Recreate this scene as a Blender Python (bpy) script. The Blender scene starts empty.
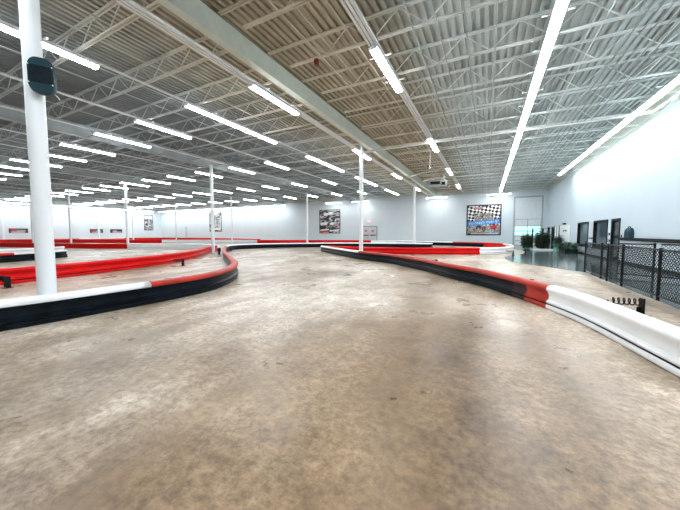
import bpy, bmesh, math, random
from mathutils import Vector, Matrix
random.seed(7)
S = bpy.context.scene
COL = S.collection
R = math.radians

# ------------------------------------------------------------ camera
cam_d = bpy.data.cameras.new('camera')
cam = bpy.data.objects.new('camera', cam_d)
COL.objects.link(cam)
cam.location = (0, 0, 1.4)
cam.rotation_euler = (R(90 - 3.548), 0, R(26.92))
cam_d.sensor_width = 36
cam_d.lens = 36 * 289 / 680
cam_d.shift_y = -0.0068
cam_d.clip_end = 300
S.camera = cam

# ------------------------------------------------------------ world and exposure
W = bpy.data.worlds.new('world')
S.world = W
W.use_nodes = True
W.node_tree.nodes['Background'].inputs[0].default_value = (0.75, 0.85, 1.0, 1)
W.node_tree.nodes['Background'].inputs[1].default_value = 1.0
S.view_settings.view_transform = 'Standard'
S.view_settings.look = 'None'
S.view_settings.gamma = 1
S.view_settings.use_curve_mapping = False
S.view_settings.exposure = 0.85
LAMP = 26.0


# ------------------------------------------------------------ materials
def nodes_of(name):
    m = bpy.data.materials.new(name)
    m.use_nodes = True
    nt = m.node_tree
    return m, nt, nt.nodes['Principled BSDF']


def mat(name, col, rough=0.5, metal=0.0, noise=0.06, scale=3.0, spec=0.5, bump=0.0, bscale=40):
    m, nt, b = nodes_of(name)
    tc = nt.nodes.new('ShaderNodeTexCoord')
    n = nt.nodes.new('ShaderNodeTexNoise')
    n.inputs['Scale'].default_value = scale
    n.inputs['Detail'].default_value = 5
    nt.links.new(tc.outputs['Object'], n.inputs['Vector'])
    r = nt.nodes.new('ShaderNodeValToRGB')
    r.color_ramp.elements[0].position = 0.3
    r.color_ramp.elements[1].position = 0.7
    r.color_ramp.elements[0].color = (*[max(0, c * (1 - noise)) for c in col], 1)
    r.color_ramp.elements[1].color = (*[min(1, c * (1 + noise)) for c in col], 1)
    nt.links.new(n.outputs['Fac'], r.inputs['Fac'])
    nt.links.new(r.outputs['Color'], b.inputs['Base Color'])
    b.inputs['Roughness'].default_value = rough
    b.inputs['Metallic'].default_value = metal
    b.inputs['Specular IOR Level'].default_value = spec
    if bump:
        n2 = nt.nodes.new('ShaderNodeTexNoise')
        n2.inputs['Scale'].default_value = bscale
        nt.links.new(tc.outputs['Object'], n2.inputs['Vector'])
        bp = nt.nodes.new('ShaderNodeBump')
        bp.inputs['Strength'].default_value = bump
        bp.inputs['Distance'].default_value = 0.01
        nt.links.new(n2.outputs['Fac'], bp.inputs['Height'])
        nt.links.new(bp.outputs['Normal'], b.inputs['Normal'])
    return m


def emis(name, col, strength):
    m, nt, b = nodes_of(name)
    b.inputs['Base Color'].default_value = (0.9, 0.9, 0.9, 1)
    b.inputs['Emission Color'].default_value = (*col, 1)
    b.inputs['Emission Strength'].default_value = strength
    return m


def mat_roof(name, grey, tan, left_dim, rough=0.55):
    """Painted steel; tan in the bays beside the girder, darkened further left for weaker light."""
    m, nt, b = nodes_of(name)
    g = nt.nodes.new('ShaderNodeNewGeometry')
    sx = nt.nodes.new('ShaderNodeSeparateXYZ')
    nt.links.new(g.outputs['Position'], sx.inputs[0])
    n = nt.nodes.new('ShaderNodeTexNoise')
    n.inputs['Scale'].default_value = 0.5
    n.inputs['Detail'].default_value = 4
    nt.links.new(g.outputs['Position'], n.inputs['Vector'])
    wob = nt.nodes.new('ShaderNodeMath'); wob.operation = 'MULTIPLY_ADD'
    wob.inputs[1].default_value = 2.5
    nt.links.new(n.outputs['Fac'], wob.inputs[0])
    nt.links.new(sx.outputs['X'], wob.inputs[2])
    up = nt.nodes.new('ShaderNodeMapRange'); up.interpolation_type = 'SMOOTHSTEP'
    up.inputs['From Min'].default_value = -9.5
    up.inputs['From Max'].default_value = -4.5
    dn = nt.nodes.new('ShaderNodeMapRange'); dn.interpolation_type = 'SMOOTHSTEP'
    dn.inputs['From Min'].default_value = -2.2
    dn.inputs['From Max'].default_value = 0.3
    dn.inputs['To Min'].default_value = 1
    dn.inputs['To Max'].default_value = 0
    for q in (up, dn):
        nt.links.new(wob.outputs[0], q.inputs['Value'])
    mu = nt.nodes.new('ShaderNodeMath'); mu.operation = 'MULTIPLY'
    nt.links.new(up.outputs[0], mu.inputs[0])
    nt.links.new(dn.outputs[0], mu.inputs[1])
    mix = nt.nodes.new('ShaderNodeMix'); mix.data_type = 'RGBA'
    ol = nt.nodes.new('ShaderNodeMapRange'); ol.interpolation_type = 'SMOOTHSTEP'
    ol.inputs['From Min'].default_value = -11.0; ol.inputs['From Max'].default_value = -6.0
    nt.links.new(wob.outputs[0], ol.inputs['Value'])
    om = nt.nodes.new('ShaderNodeMix'); om.data_type = 'RGBA'
    om.inputs[6].default_value = (*left_dim, 1); om.inputs[7].default_value = (*grey, 1)  # weaker bounce light of the left bays is put into the colour
    nt.links.new(ol.outputs[0], om.inputs[0]); nt.links.new(om.outputs[2], mix.inputs[6])
    mix.inputs[7].default_value = (*tan, 1)
    nt.links.new(mu.outputs[0], mix.inputs[0])
    n3 = nt.nodes.new('ShaderNodeTexNoise')
    n3.inputs['Scale'].default_value = 1.3
    n3.inputs['Detail'].default_value = 6
    nt.links.new(g.outputs['Position'], n3.inputs['Vector'])
    mr = nt.nodes.new('ShaderNodeMapRange')
    mr.inputs['From Min'].default_value = 0.3
    mr.inputs['From Max'].default_value = 0.7
    mr.inputs['To Min'].default_value = 0.8
    mr.inputs['To Max'].default_value = 1.15
    nt.links.new(n3.outputs['Fac'], mr.inputs['Value'])
    sc = nt.nodes.new('ShaderNodeVectorMath'); sc.operation = 'SCALE'
    nt.links.new(mix.outputs[2], sc.inputs[0])
    nt.links.new(mr.outputs[0], sc.inputs['Scale'])
    nt.links.new(sc.outputs[0], b.inputs['Base Color'])
    b.inputs['Roughness'].default_value = rough
    return m


def mat_concrete():
    m, nt, b = nodes_of('worn_concrete')
    tc = nt.nodes.new('ShaderNodeTexCoord')
    def noise(scale, detail=6, rough=0.6, dist=0.0, stretch=None):
        n = nt.nodes.new('ShaderNodeTexNoise')
        n.inputs['Scale'].default_value = scale
        n.inputs['Detail'].default_value = detail
        n.inputs['Roughness'].default_value = rough
        n.inputs['Distortion'].default_value = dist
        src = tc.outputs['Object']
        if stretch:
            mp = nt.nodes.new('ShaderNodeMapping')
            mp.inputs['Scale'].default_value = stretch
            mp.inputs['Rotation'].default_value = (0, 0, 0.35)
            nt.links.new(src, mp.inputs['Vector'])
            src = mp.outputs[0]
        nt.links.new(src, n.inputs['Vector'])
        return n.outputs['Fac']
    def ramp(fac, stops):
        r = nt.nodes.new('ShaderNodeValToRGB')
        e = r.color_ramp.elements
        e[0].position, e[0].color = stops[0][0], (*stops[0][1], 1)
        e[1].position, e[1].color = stops[-1][0], (*stops[-1][1], 1)
        for p, c in stops[1:-1]:
            q = e.new(p); q.color = (*c, 1)
        nt.links.new(fac, r.inputs['Fac'])
        return r.outputs['Color']
    def mix(mode, fac, a, c):
        x = nt.nodes.new('ShaderNodeMix'); x.data_type = 'RGBA'; x.blend_type = mode
        if isinstance(fac, float): x.inputs[0].default_value = fac
        else: nt.links.new(fac, x.inputs[0])
        for s, v in ((6, a), (7, c)):
            if isinstance(v, tuple): x.inputs[s].default_value = (*v, 1)
            else: nt.links.new(v, x.inputs[s])
        return x.outputs[2]
    base = ramp(noise(0.42, 8, 0.62, 0.4, (1, 0.55, 1)), [(0.34, CONC[0]), (0.5, CONC[1]), (0.64, CONC[2])])
    mid = ramp(noise(2.3, 8, 0.7, 0.3), [(0.3, (0.60, 0.57, 0.52)), (0.7, (1.28, 1.30, 1.32))])
    c = mix('MULTIPLY', 1.0, base, mid)
    fine = ramp(noise(14, 8, 0.82), [(0.39, (0.54, 0.48, 0.41)), (0.60, (1.40, 1.41, 1.42))])
    c = mix('MULTIPLY', 0.9, c, fine)
    # broad brown stain across the straight, partly painting the weaker sheen near the camera
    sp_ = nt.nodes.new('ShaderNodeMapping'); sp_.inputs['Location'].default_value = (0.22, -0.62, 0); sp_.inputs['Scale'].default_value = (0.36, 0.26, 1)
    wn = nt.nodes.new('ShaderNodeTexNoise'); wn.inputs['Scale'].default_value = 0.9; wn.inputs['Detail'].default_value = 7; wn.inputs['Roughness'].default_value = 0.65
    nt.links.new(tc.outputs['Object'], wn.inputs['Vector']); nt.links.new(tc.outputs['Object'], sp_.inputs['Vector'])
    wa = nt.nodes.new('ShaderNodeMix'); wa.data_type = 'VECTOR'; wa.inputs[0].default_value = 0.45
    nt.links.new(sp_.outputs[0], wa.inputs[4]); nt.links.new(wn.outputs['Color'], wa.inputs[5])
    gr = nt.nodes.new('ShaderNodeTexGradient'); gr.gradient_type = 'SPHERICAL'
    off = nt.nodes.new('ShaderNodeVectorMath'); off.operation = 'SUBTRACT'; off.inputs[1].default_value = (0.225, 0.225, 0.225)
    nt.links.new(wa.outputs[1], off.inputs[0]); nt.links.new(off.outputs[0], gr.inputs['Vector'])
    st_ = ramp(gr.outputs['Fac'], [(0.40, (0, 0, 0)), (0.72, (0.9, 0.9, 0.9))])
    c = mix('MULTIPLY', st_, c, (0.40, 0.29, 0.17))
    # tan wear in driving direction
    wear = ramp(noise(0.8, 7, 0.65, 0.8, (1.6, 0.35, 1)), [(0.50, (0, 0, 0)), (0.66, (0.6, 0.6, 0.6))])
    c = mix('MIX', wear, c, CONC[3])
    # pale chips
    v = nt.nodes.new('ShaderNodeTexVoronoi'); v.inputs['Scale'].default_value = 2.4
    nt.links.new(tc.outputs['Object'], v.inputs['Vector'])
    chip = ramp(v.outputs['Distance'], [(0.03, (1, 1, 1)), (0.05, (0, 0, 0))])
    pick = ramp(noise(1.1, 2), [(0.58, (0, 0, 0)), (0.62, (1, 1, 1))])
    cp = mix('MULTIPLY', 1.0, chip, pick)
    c = mix('MIX', cp, c, (0.62, 0.60, 0.56))
    # hairline cracks
    v2 = nt.nodes.new('ShaderNodeTexVoronoi'); v2.feature = 'DISTANCE_TO_EDGE'; v2.inputs['Scale'].default_value = 0.33
    mp = nt.nodes.new('ShaderNodeMixRGB'); mp.inputs[0].default_value = 0.12
    nn = nt.nodes.new('ShaderNodeTexNoise'); nn.inputs['Scale'].default_value = 2.0; nn.inputs['Detail'].default_value = 6
    nt.links.new(tc.outputs['Object'], nn.inputs['Vector'])
    nt.links.new(tc.outputs['Object'], mp.inputs[1]); nt.links.new(nn.outputs['Color'], mp.inputs[2])
    nt.links.new(mp.outputs[0], v2.inputs['Vector'])
    crk = ramp(v2.outputs['Distance'], [(0.0, (1, 1, 1)), (0.0010, (0, 0, 0))])
    ck = mix('MULTIPLY', 1.0, crk, ramp(noise(0.5, 2), [(0.5, (0, 0, 0)), (0.55, (0.12, 0.12, 0.12))]))
    c = mix('MIX', 0.0, c, (0.10, 0.085, 0.07))
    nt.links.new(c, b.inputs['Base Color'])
    rr = nt.nodes.new('ShaderNodeMapRange')
    rr.inputs['From Min'].default_value = 0.3; rr.inputs['From Max'].default_value = 0.7
    rr.inputs['To Min'].default_value = 0.22; rr.inputs['To Max'].default_value = 0.48
    nt.links.new(noise(0.9, 6), rr.inputs['Value'])
    nt.links.new(rr.outputs[0], b.inputs['Roughness'])
    bp = nt.nodes.new('ShaderNodeBump'); bp.inputs['Strength'].default_value = 0.25; bp.inputs['Distance'].default_value = 0.01
    nt.links.new(noise(18, 6, 0.7), bp.inputs['Height'])
    nt.links.new(bp.outputs['Normal'], b.inputs['Normal'])
    return m


CONC = [(0.17, 0.125, 0.080), (0.42, 0.345, 0.268), (0.66, 0.60, 0.53), (0.20, 0.130, 0.068)]
M = {}
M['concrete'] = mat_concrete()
M['epoxy'] = mat('dark_glossy_epoxy', (0.07, 0.095, 0.095), 0.13, noise=0.25, scale=1.5)
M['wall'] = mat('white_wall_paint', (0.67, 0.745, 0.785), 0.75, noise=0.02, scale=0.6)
M['wall_dimmed'] = mat('dimmed_white_wall_paint', (0.49, 0.575, 0.63), 0.75, noise=0.02, scale=0.6)  # same white paint, darkened against the strong lamp light on this wall
M['deck'] = mat_roof('roof_deck_paint', (0.50, 0.57, 0.57), (0.42, 0.375, 0.28), (0.21, 0.25, 0.265))
M['joist'] = mat_roof('joist_paint', (0.78, 0.84, 0.84), (0.64, 0.60, 0.49), (0.50, 0.57, 0.59))
M['girder'] = mat('pale_green_grey_paint', (0.62, 0.68, 0.61), 0.5, noise=0.06)
M['white'] = mat('white_paint', (0.82, 0.85, 0.87), 0.4, noise=0.03)
M['column'] = mat('white_column_paint', (0.82, 0.86, 0.89), 0.35, noise=0.03, scale=2)
M['galv'] = mat('galvanised_steel', (0.55, 0.57, 0.57), 0.4, 0.5)
M['pipe'] = mat('pipe_paint', (0.62, 0.65, 0.64), 0.45)
M['heater'] = mat('dull_heater_steel', (0.20, 0.20, 0.19), 0.6)
M['conduit'] = mat('dull_conduit', (0.32, 0.35, 0.35), 0.5)
M['tube'] = emis('fluorescent_tube', (0.93, 0.97, 1.0), LAMP)
M['red'] = mat('red_plastic', (0.66, 0.002, 0.003), 0.38, noise=0.10, scale=2.5, spec=0.22)
M['redbrown'] = mat('scuffed_red_plastic', (0.40, 0.018, 0.006), 0.40, noise=0.3, scale=3, spec=0.3)
M['wplastic'] = mat('white_plastic', (0.86, 0.88, 0.90), 0.28, noise=0.04, scale=2.5)
M['black'] = mat('black_rubber', (0.0035, 0.007, 0.011), 0.36, noise=0.6, scale=4, spec=0.10)
M['maroon'] = mat('dark_plum_rubber', (0.02, 0.002, 0.008), 0.35, noise=0.5, scale=4, spec=0.25)
M['steelblk'] = mat('black_powder_coat', (0.004, 0.006, 0.007), 0.5, noise=0.2, spec=0.2)
M['teal'] = mat('dark_teal_plastic', (0.003, 0.032, 0.048), 0.45, noise=0.15, spec=0.25)
M['glass'] = mat('dark_window_glass', (0.05, 0.085, 0.10), 0.08, noise=0.2, scale=1)
M['greyglass'] = mat('grey_window_glass', (0.13, 0.18, 0.20), 0.12, noise=0.2, scale=1)
M['doorframe'] = mat('light_grey_door_frame', (0.40, 0.45, 0.46), 0.5)
M['daylight'] = emis('daylit_pane', (0.30, 0.95, 0.92), 0.55)
M['doorpanel'] = mat('pale_door_panel', (0.74, 0.80, 0.82), 0.5, noise=0.03)
M['doorgrey'] = mat('grey_door_paint', (0.55, 0.58, 0.58), 0.5)
M['frame'] = mat('grey_frame', (0.25, 0.29, 0.30), 0.5)
M['leaf'] = mat('dark_green_leaf', (0.012, 0.06, 0.03), 0.45, noise=0.5, scale=6)
M['stem'] = mat('brown_stem', (0.10, 0.07, 0.04), 0.7)
M['pot'] = mat('teal_grey_pot', (0.20, 0.42, 0.38), 0.4)
M['soil'] = mat('dark_soil', (0.03, 0.02, 0.015), 0.9)
M['print_black'] = mat('black_print', (0.012, 0.014, 0.018), 0.35)
M['print_white'] = mat('white_print', (0.80, 0.80, 0.80), 0.4)
M['print_red'] = mat('red_print', (0.60, 0.02, 0.05), 0.4)
M['print_blue'] = mat('blue_print', (0.05, 0.24, 0.62), 0.4)
M['print_sky'] = mat('light_blue_print', (0.45, 0.72, 0.95), 0.4)
M['print_tan'] = mat('tan_print', (0.62, 0.45, 0.33), 0.4)
M['print_grey'] = mat('grey_print', (0.30, 0.30, 0.32), 0.4)
M['print_pink'] = mat('dull_rose_print', (0.50, 0.22, 0.26), 0.4)
M['alarm'] = mat('dark_red_plastic', (0.16, 0.01, 0.015), 0.4)


def mat_check(name, ca, cb, scale, rot=0.0, cover=None):
    m, nt, b = nodes_of(name)
    tc = nt.nodes.new('ShaderNodeTexCoord')
    mp = nt.nodes.new('ShaderNodeMapping')
    mp.inputs['Rotation'].default_value = (0, rot, 0)
    nt.links.new(tc.outputs['Object'], mp.inputs['Vector'])
    n = nt.nodes.new('ShaderNodeTexNoise'); n.inputs['Scale'].default_value = 1.2
    nt.links.new(mp.outputs[0], n.inputs['Vector'])
    ad = nt.nodes.new('ShaderNodeMix'); ad.data_type = 'VECTOR'
    ad.inputs[0].default_value = 0.18
    nt.links.new(mp.outputs[0], ad.inputs[4]); nt.links.new(n.outputs['Color'], ad.inputs[5])
    sy = nt.nodes.new('ShaderNodeSeparateXYZ'); cy = nt.nodes.new('ShaderNodeCombineXYZ')
    nt.links.new(ad.outputs[1], sy.inputs[0])
    nt.links.new(sy.outputs['X'], cy.inputs['X']); nt.links.new(sy.outputs['Z'], cy.inputs['Y'])
    cy.inputs['Z'].default_value = 0.01
    ck = nt.nodes.new('ShaderNodeTexChecker'); ck.inputs['Scale'].default_value = scale
    ck.inputs['Color1'].default_value = (*ca, 1); ck.inputs['Color2'].default_value = (*cb, 1)
    nt.links.new(cy.outputs[0], ck.inputs['Vector'])
    nt.links.new(ck.outputs['Color'], b.inputs['Base Color'])
    b.inputs['Roughness'].default_value = 0.4
    return m


M['check'] = mat_check('chequered_flag_print', (0.85, 0.83, 0.80), (0.01, 0.01, 0.01), 4.6, 0.6)


def mat_photo(name, cols, scale, stretch=(1, 1, 1)):
    m, nt, b = nodes_of(name)
    tc = nt.nodes.new('ShaderNodeTexCoord'); mp = nt.nodes.new('ShaderNodeMapping')
    mp.inputs['Scale'].default_value = stretch
    nt.links.new(tc.outputs['Object'], mp.inputs['Vector'])
    n = nt.nodes.new('ShaderNodeTexNoise'); n.inputs['Scale'].default_value = scale
    n.inputs['Detail'].default_value = 3; n.inputs['Distortion'].default_value = 1.0
    nt.links.new(mp.outputs[0], n.inputs['Vector'])
    r = nt.nodes.new('ShaderNodeValToRGB'); r.color_ramp.interpolation = 'CONSTANT'
    e = r.color_ramp.elements
    k = len(cols)
    e[0].position = 0; e[0].color = (*cols[0], 1)
    e[1].position = 0.36 + 0.28 * (k - 1) / k; e[1].color = (*cols[-1], 1)
    for i in range(1, k - 1):
        q = e.new(0.36 + 0.28 * i / k); q.color = (*cols[i], 1)
    nt.links.new(n.outputs['Fac'], r.inputs['Fac'])
    nt.links.new(r.outputs['Color'], b.inputs['Base Color'])
    b.inputs['Roughness'].default_value = 0.4
    return m


M['photo_bw'] = mat_photo('black_white_photo_print', [(0.02, 0.02, 0.02), (0.15, 0.16, 0.17), (0.75, 0.77, 0.78), (0.03, 0.03, 0.03), (0.55, 0.56, 0.57)], 1.3)
M['photo_crowd'] = mat_photo('crowd_photo_print', [(0.02, 0.02, 0.02), (0.50, 0.38, 0.30), (0.04, 0.04, 0.05), (0.68, 0.66, 0.64), (0.02, 0.02, 0.03), (0.35, 0.30, 0.28)], 2.4)
M['photo_dark'] = mat_photo('dark_photo_print', [(0.02, 0.02, 0.02), (0.05, 0.05, 0.06), (0.28, 0.28, 0.30), (0.55, 0.56, 0.58), (0.02, 0.02, 0.02)], 1.1, (0.7, 1, 1.8))


# ------------------------------------------------------------ mesh helpers
def box(bm, lo, hi):
    vs = [bm.verts.new((x, y, z)) for z in (lo[2], hi[2]) for y in (lo[1], hi[1]) for x in (lo[0], hi[0])]
    for f in ((0, 2, 3, 1), (4, 5, 7, 6), (0, 1, 5, 4), (2, 6, 7, 3), (0, 4, 6, 2), (1, 3, 7, 5)):
        bm.faces.new([vs[i] for i in f])


def rod(bm, a, b, r, n=4, r2=None):
    a, b = Vector(a), Vector(b)
    d = (b - a).normalized()
    u = d.orthogonal().normalized() if abs(d.z) > 0.999 or abs(d.z) < 2 else None
    u = Vector((0, 0, 1)).cross(d)
    if u.length < 1e-4: u = Vector((1, 0, 0))
    u.normalize(); v = d.cross(u)
    r2 = r if r2 is None else r2
    A, B = [], []
    for i in range(n):
        t = 2 * math.pi * (i + 0.5) / n
        w = u * math.cos(t) + v * math.sin(t)
        A.append(bm.verts.new(a + w * r)); B.append(bm.verts.new(b + w * r2))
    for i in range(n):
        j = (i + 1) % n
        bm.faces.new((A[i], A[j], B[j], B[i]))
    bm.faces.new(A[::-1]); bm.faces.new(B)


def polytube(bm, pts, r, n=8):
    pts = [Vector(p) for p in pts]
    rings = []
    for i, p in enumerate(pts):
        d = (pts[min(i + 1, len(pts) - 1)] - pts[max(i - 1, 0)]).normalized()
        u = Vector((0, 0, 1)).cross(d)
        if u.length < 1e-3: u = Vector((1, 0, 0))
        u.normalize(); v = d.cross(u)
        rings.append([bm.verts.new(p + (u * math.cos(2 * math.pi * k / n) + v * math.sin(2 * math.pi * k / n)) * r) for k in range(n)])
    for a, b in zip(rings, rings[1:]):
        for k in range(n):
            j = (k + 1) % n
            bm.faces.new((a[k], a[j], b[j], b[k]))
    bm.faces.new(rings[0][::-1]); bm.faces.new(rings[-1])


def lathe(bm, prof, n=24, c=(0, 0, 0)):
    rings = [[bm.verts.new((c[0] + r * math.cos(2 * math.pi * k / n), c[1] + r * math.sin(2 * math.pi * k / n), c[2] + z)) for k in range(n)] for r, z in prof]
    for a, b in zip(rings, rings[1:]):
        for k in range(n):
            j = (k + 1) % n
            bm.faces.new((a[k], a[j], b[j], b[k]))
    bm.faces.new(rings[0][::-1]); bm.faces.new(rings[-1])


def sweep(bm, path, prof, closed=True):
    """path: list of (x, y, nx, ny, s); prof: closed outline of (u, z)."""
    rings = [[bm.verts.new((x + nx * u, y + ny * u, z)) for u, z in prof] for x, y, nx, ny, s in path]
    k = len(prof)
    for a, b in zip(rings, rings[1:]):
        for i in range(k):
            j = (i + 1) % k
            bm.faces.new((a[i], a[j], b[j], b[i]))
    bm.faces.new(rings[0][::-1]); bm.faces.new(rings[-1])


def obj(name, bm, m, parent=None, smooth=False, loc=None):
    me = bpy.data.meshes.new(name)
    bmesh.ops.recalc_face_normals(bm, faces=bm.faces)
    bm.to_mesh(me); bm.free()
    if smooth:
        me.polygons.foreach_set('use_smooth', [True] * len(me.polygons))
        me.set_sharp_from_angle(angle=R(35))
    me.materials.append(M[m] if isinstance(m, str) else m)
    o = bpy.data.objects.new(name, me)
    COL.objects.link(o)
    if parent: o.parent = parent
    if loc: o.location = loc
    return o


def tag(o, label=None, cat=None, group=None, kind=None):
    if label: o['label'] = label
    if cat: o['category'] = cat
    if group: o['group'] = group
    if kind: o['kind'] = kind
    return o


def thing(name, label, cat, loc=(0, 0, 0), rotz=0.0, group=None):
    o = bpy.data.objects.new(name, None)
    o.empty_display_size = 0.2
    COL.objects.link(o)
    o.location = loc; o.rotation_euler = (0, 0, rotz)
    return tag(o, label, cat, group)


def dup(root, loc, rotz=None, label=None, group=None):
    r = root.copy(); COL.objects.link(r); r.location = loc
    if rotz is not None: r.rotation_euler = (0, 0, rotz)
    if label: r['label'] = label
    if group: r['group'] = group
    for ch in list(root.children):
        c = ch.copy(); COL.objects.link(c); c.parent = r
        for g in ch.children:
            d = g.copy(); COL.objects.link(d); d.parent = c
    return r


def bx(name, lo, hi, m, parent=None):
    bm = bmesh.new(); box(bm, lo, hi)
    return obj(name, bm, m, parent)


def struct(name, bm, m):
    return tag(obj(name, bm, m), kind='structure')


ORD = ['first', 'second', 'third', 'fourth', 'fifth', 'sixth', 'seventh', 'eighth', 'ninth', 'tenth', 'eleventh',
       'twelfth', 'thirteenth', 'fourteenth', 'fifteenth', 'sixteenth', 'seventeenth', 'eighteenth', 'nineteenth',
       'twentieth', 'twenty-first', 'twenty-second', 'twenty-third', 'twenty-fourth', 'twenty-fifth', 'twenty-sixth']

XL, XR, YF, YB = -60.5, 5.6, 37.0, -6.0      # left wall, right wall, far wall, wall behind the camera
ZJ, ZD = 5.85, 6.42                          # joist underside, deck underside

# ------------------------------------------------------------ setting
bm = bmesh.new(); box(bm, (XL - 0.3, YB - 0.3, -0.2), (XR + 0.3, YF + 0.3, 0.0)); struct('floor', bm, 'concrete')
# glossy dark coating on the walkway to the right
ep = [(3.22, -5.9), (3.17, 7.0), (3.14, 10.0), (3.12, 13.0), (2.9, 13.25), (2.3, 14.1), (1.6, 15.1), (1.05, 16.1), (0.85, 17.4), (1.0, 19.2),
      (1.5, 20.8), (2.15, 22.4), (2.5, 24.5), (2.5, 27.5), (2.1, 29.8), (0.8, 31.6), (-1.6, 33.2), (-3.0, 34.5), (-3.5, YF), (XR, YF), (XR, -5.9)]
bm = bmesh.new()
top = [bm.verts.new((x, y, 0.006)) for x, y in ep]
bot = [bm.verts.new((x, y, 0.0)) for x, y in ep]
bm.faces.new(top); bm.faces.new(bot[::-1])
for i in range(len(ep)):
    j = (i + 1) % len(ep); bm.faces.new((top[i], bot[i], bot[j], top[j]))
struct('floor', bm, 'epoxy')

# fluted roof deck, ribs along the room
bm = bmesh.new()
pts = []
x = XL
while x < XR:
    pts += [(x, ZD), (x + 0.088, ZD), (x + 0.100, ZD + 0.07), (x + 0.173, ZD + 0.07)]
    x += 0.185
A = [bm.verts.new((px, YB, pz)) for px, pz in pts]
B = [bm.verts.new((px, YF, pz)) for px, pz in pts]
for i in range(len(pts) - 1):
    bm.faces.new((A[i], A[i + 1], B[i + 1], B[i]))
box(bm, (XL - 0.3, YB - 0.3, ZD + 0.08), (XR + 0.3, YF + 0.3, ZD + 0.2))
struct('ceiling', bm, 'deck')

WT = ZD + 0.08
# far wall, with the sectional door opening at its right end
DX0, DX1, DZ = 2.66, 5.08, 5.15
bm = bmesh.new()
box(bm, (XL - 0.3, YF, 0), (DX0, YF + 0.3, WT)); box(bm, (DX1, YF, 0), (XR + 0.3, YF + 0.3, WT)); box(bm, (DX0, YF, DZ), (DX1, YF + 0.3, WT))
struct('wall_far', bm, 'wall')
bm = bmesh.new(); box(bm, (XL - 0.3, YB - 0.3, 0), (XL, YF, WT)); struct('wall_left', bm, 'wall')
bm = bmesh.new(); box(bm, (XL, YB - 0.3, 0), (XR + 0.3, YB, WT)); struct('wall_back', bm, 'wall')
# right wall with its openings: (y0, y1, z0, z1)
OPEN = [(18.16, 19.26, 0.0, 2.08), (19.75, 22.0, 0.55, 2.08), (22.95, 25.35, 0.55, 2.07),
        (33.2, 34.4, 0.0, 1.95), (35.2, 36.4, 0.0, 1.95)]
bm = bmesh.new()
y = YB
for y0, y1, z0, z1 in OPEN:
    box(bm, (XR, y, 0), (XR + 0.3, y0, WT)); box(bm, (XR, y0, z1), (XR + 0.3, y1, WT))
    if z0 > 0: box(bm, (XR, y0, 0), (XR + 0.3, y1, z0))
    y = y1
box(bm, (XR, y, 0), (XR + 0.3, YF, WT))
struct('wall_right', bm, 'wall_dimmed')

def frame_bm(x, y0, y1, z0, z1, w, d, bottom=True):
    bm = bmesh.new()
    box(bm, (x - 0.03, y0, z0), (x + d, y0 + w, z1)); box(bm, (x - 0.03, y1 - w, z0), (x + d, y1, z1))
    box(bm, (x - 0.03, y0 + w, z1 - w), (x + d, y1 - w, z1))
    if bottom: box(bm, (x - 0.03, y0 + w, z0), (x + d, y1 - w, z0 + w))
    return bm

# window_1: nearest pane, window_2 farther, door_1 beside the black rail
for nm, (y0, y1, z0, z1), gl in (('window_1', OPEN[1], 'greyglass'), ('window_2', OPEN[2], 'greyglass')):
    f = tag(obj(nm, frame_bm(XR, y0, y1, z0, z1, 0.10, 0.2), 'steelblk'), kind='structure')
    bx('window_pane', (XR + 0.12, y0 + 0.1, z0 + 0.1), (XR + 0.15, y1 - 0.1, z1 - 0.1), gl, f)
    bx('window_sill', (XR - 0.06, y0 - 0.1, z0 - 0.06), (XR, y1 + 0.1, z0), 'steelblk', f)
f = bpy.data.objects['window_1']
bx('dark_blind', (XR + 0.07, y0 := 19.85, 1.15), (XR + 0.11, 21.2, 1.98), 'teal', f)
d1 = tag(obj('door_1', frame_bm(XR, *OPEN[0], 0.10, 0.2, False), 'steelblk'), kind='structure')
bx('door_leaf', (XR + 0.06, 18.26, 0.0), (XR + 0.11, 19.16, 1.98), 'steelblk', d1)
bx('door_pane', (XR + 0.045, 18.40, 1.25), (XR + 0.06, 19.02, 1.90), 'glass', d1)
bx('door_pane', (XR + 0.045, 18.40, 0.2), (XR + 0.06, 19.02, 1.10), 'glass', d1)
bx('door_handle', (XR + 0.0, 18.32, 0.98), (XR + 0.05, 18.36, 1.2), 'galv', d1)
for i, nm in ((3, 'door_2'), (4, 'door_3')):
    y0, y1, z0, z1 = OPEN[i]
    f = tag(obj(nm, frame_bm(XR, y0, y1, z0, z1, 0.12, 0.2, False), 'steelblk'), kind='structure')
    bx('door_leaf', (XR + 0.06, y0 + 0.12, 0.0), (XR + 0.11, y1 - 0.12, z1 - 0.12), 'steelblk', f)
    bx('door_pane', (XR + 0.04, y0 + 0.35, 0.9), (XR + 0.06, y1 - 0.35, 1.7), 'greyglass', f)

# black rail and baseboard on the right wall
bm = bmesh.new(); box(bm, (XR - 0.07, YB, 1.04), (XR, 18.10, 1.17)); struct('trim_1', bm, 'steelblk')
bm = bmesh.new(); box(bm, (XR - 0.025, YB, 0.006), (XR, 18.16, 0.10)); box(bm, (XR - 0.025, 19.26, 0.006), (XR, 33.2, 0.10)); struct('baseboard_right', bm, 'steelblk')
# grey ledger angle along the head of the right wall and far wall
bm = bmesh.new(); box(bm, (XR - 0.10, YB, ZJ - 0.02), (XR, YF, ZJ + 0.10)); box(bm, (XR - 0.03, YB, ZJ + 0.10), (XR, YF, ZD)); struct('trim_2', bm, 'girder')
bm = bmesh.new(); box(bm, (XL, YF - 0.06, ZJ + 0.2), (XR - 0.1, YF, ZD)); struct('trim_3', bm, 'girder')

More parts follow.
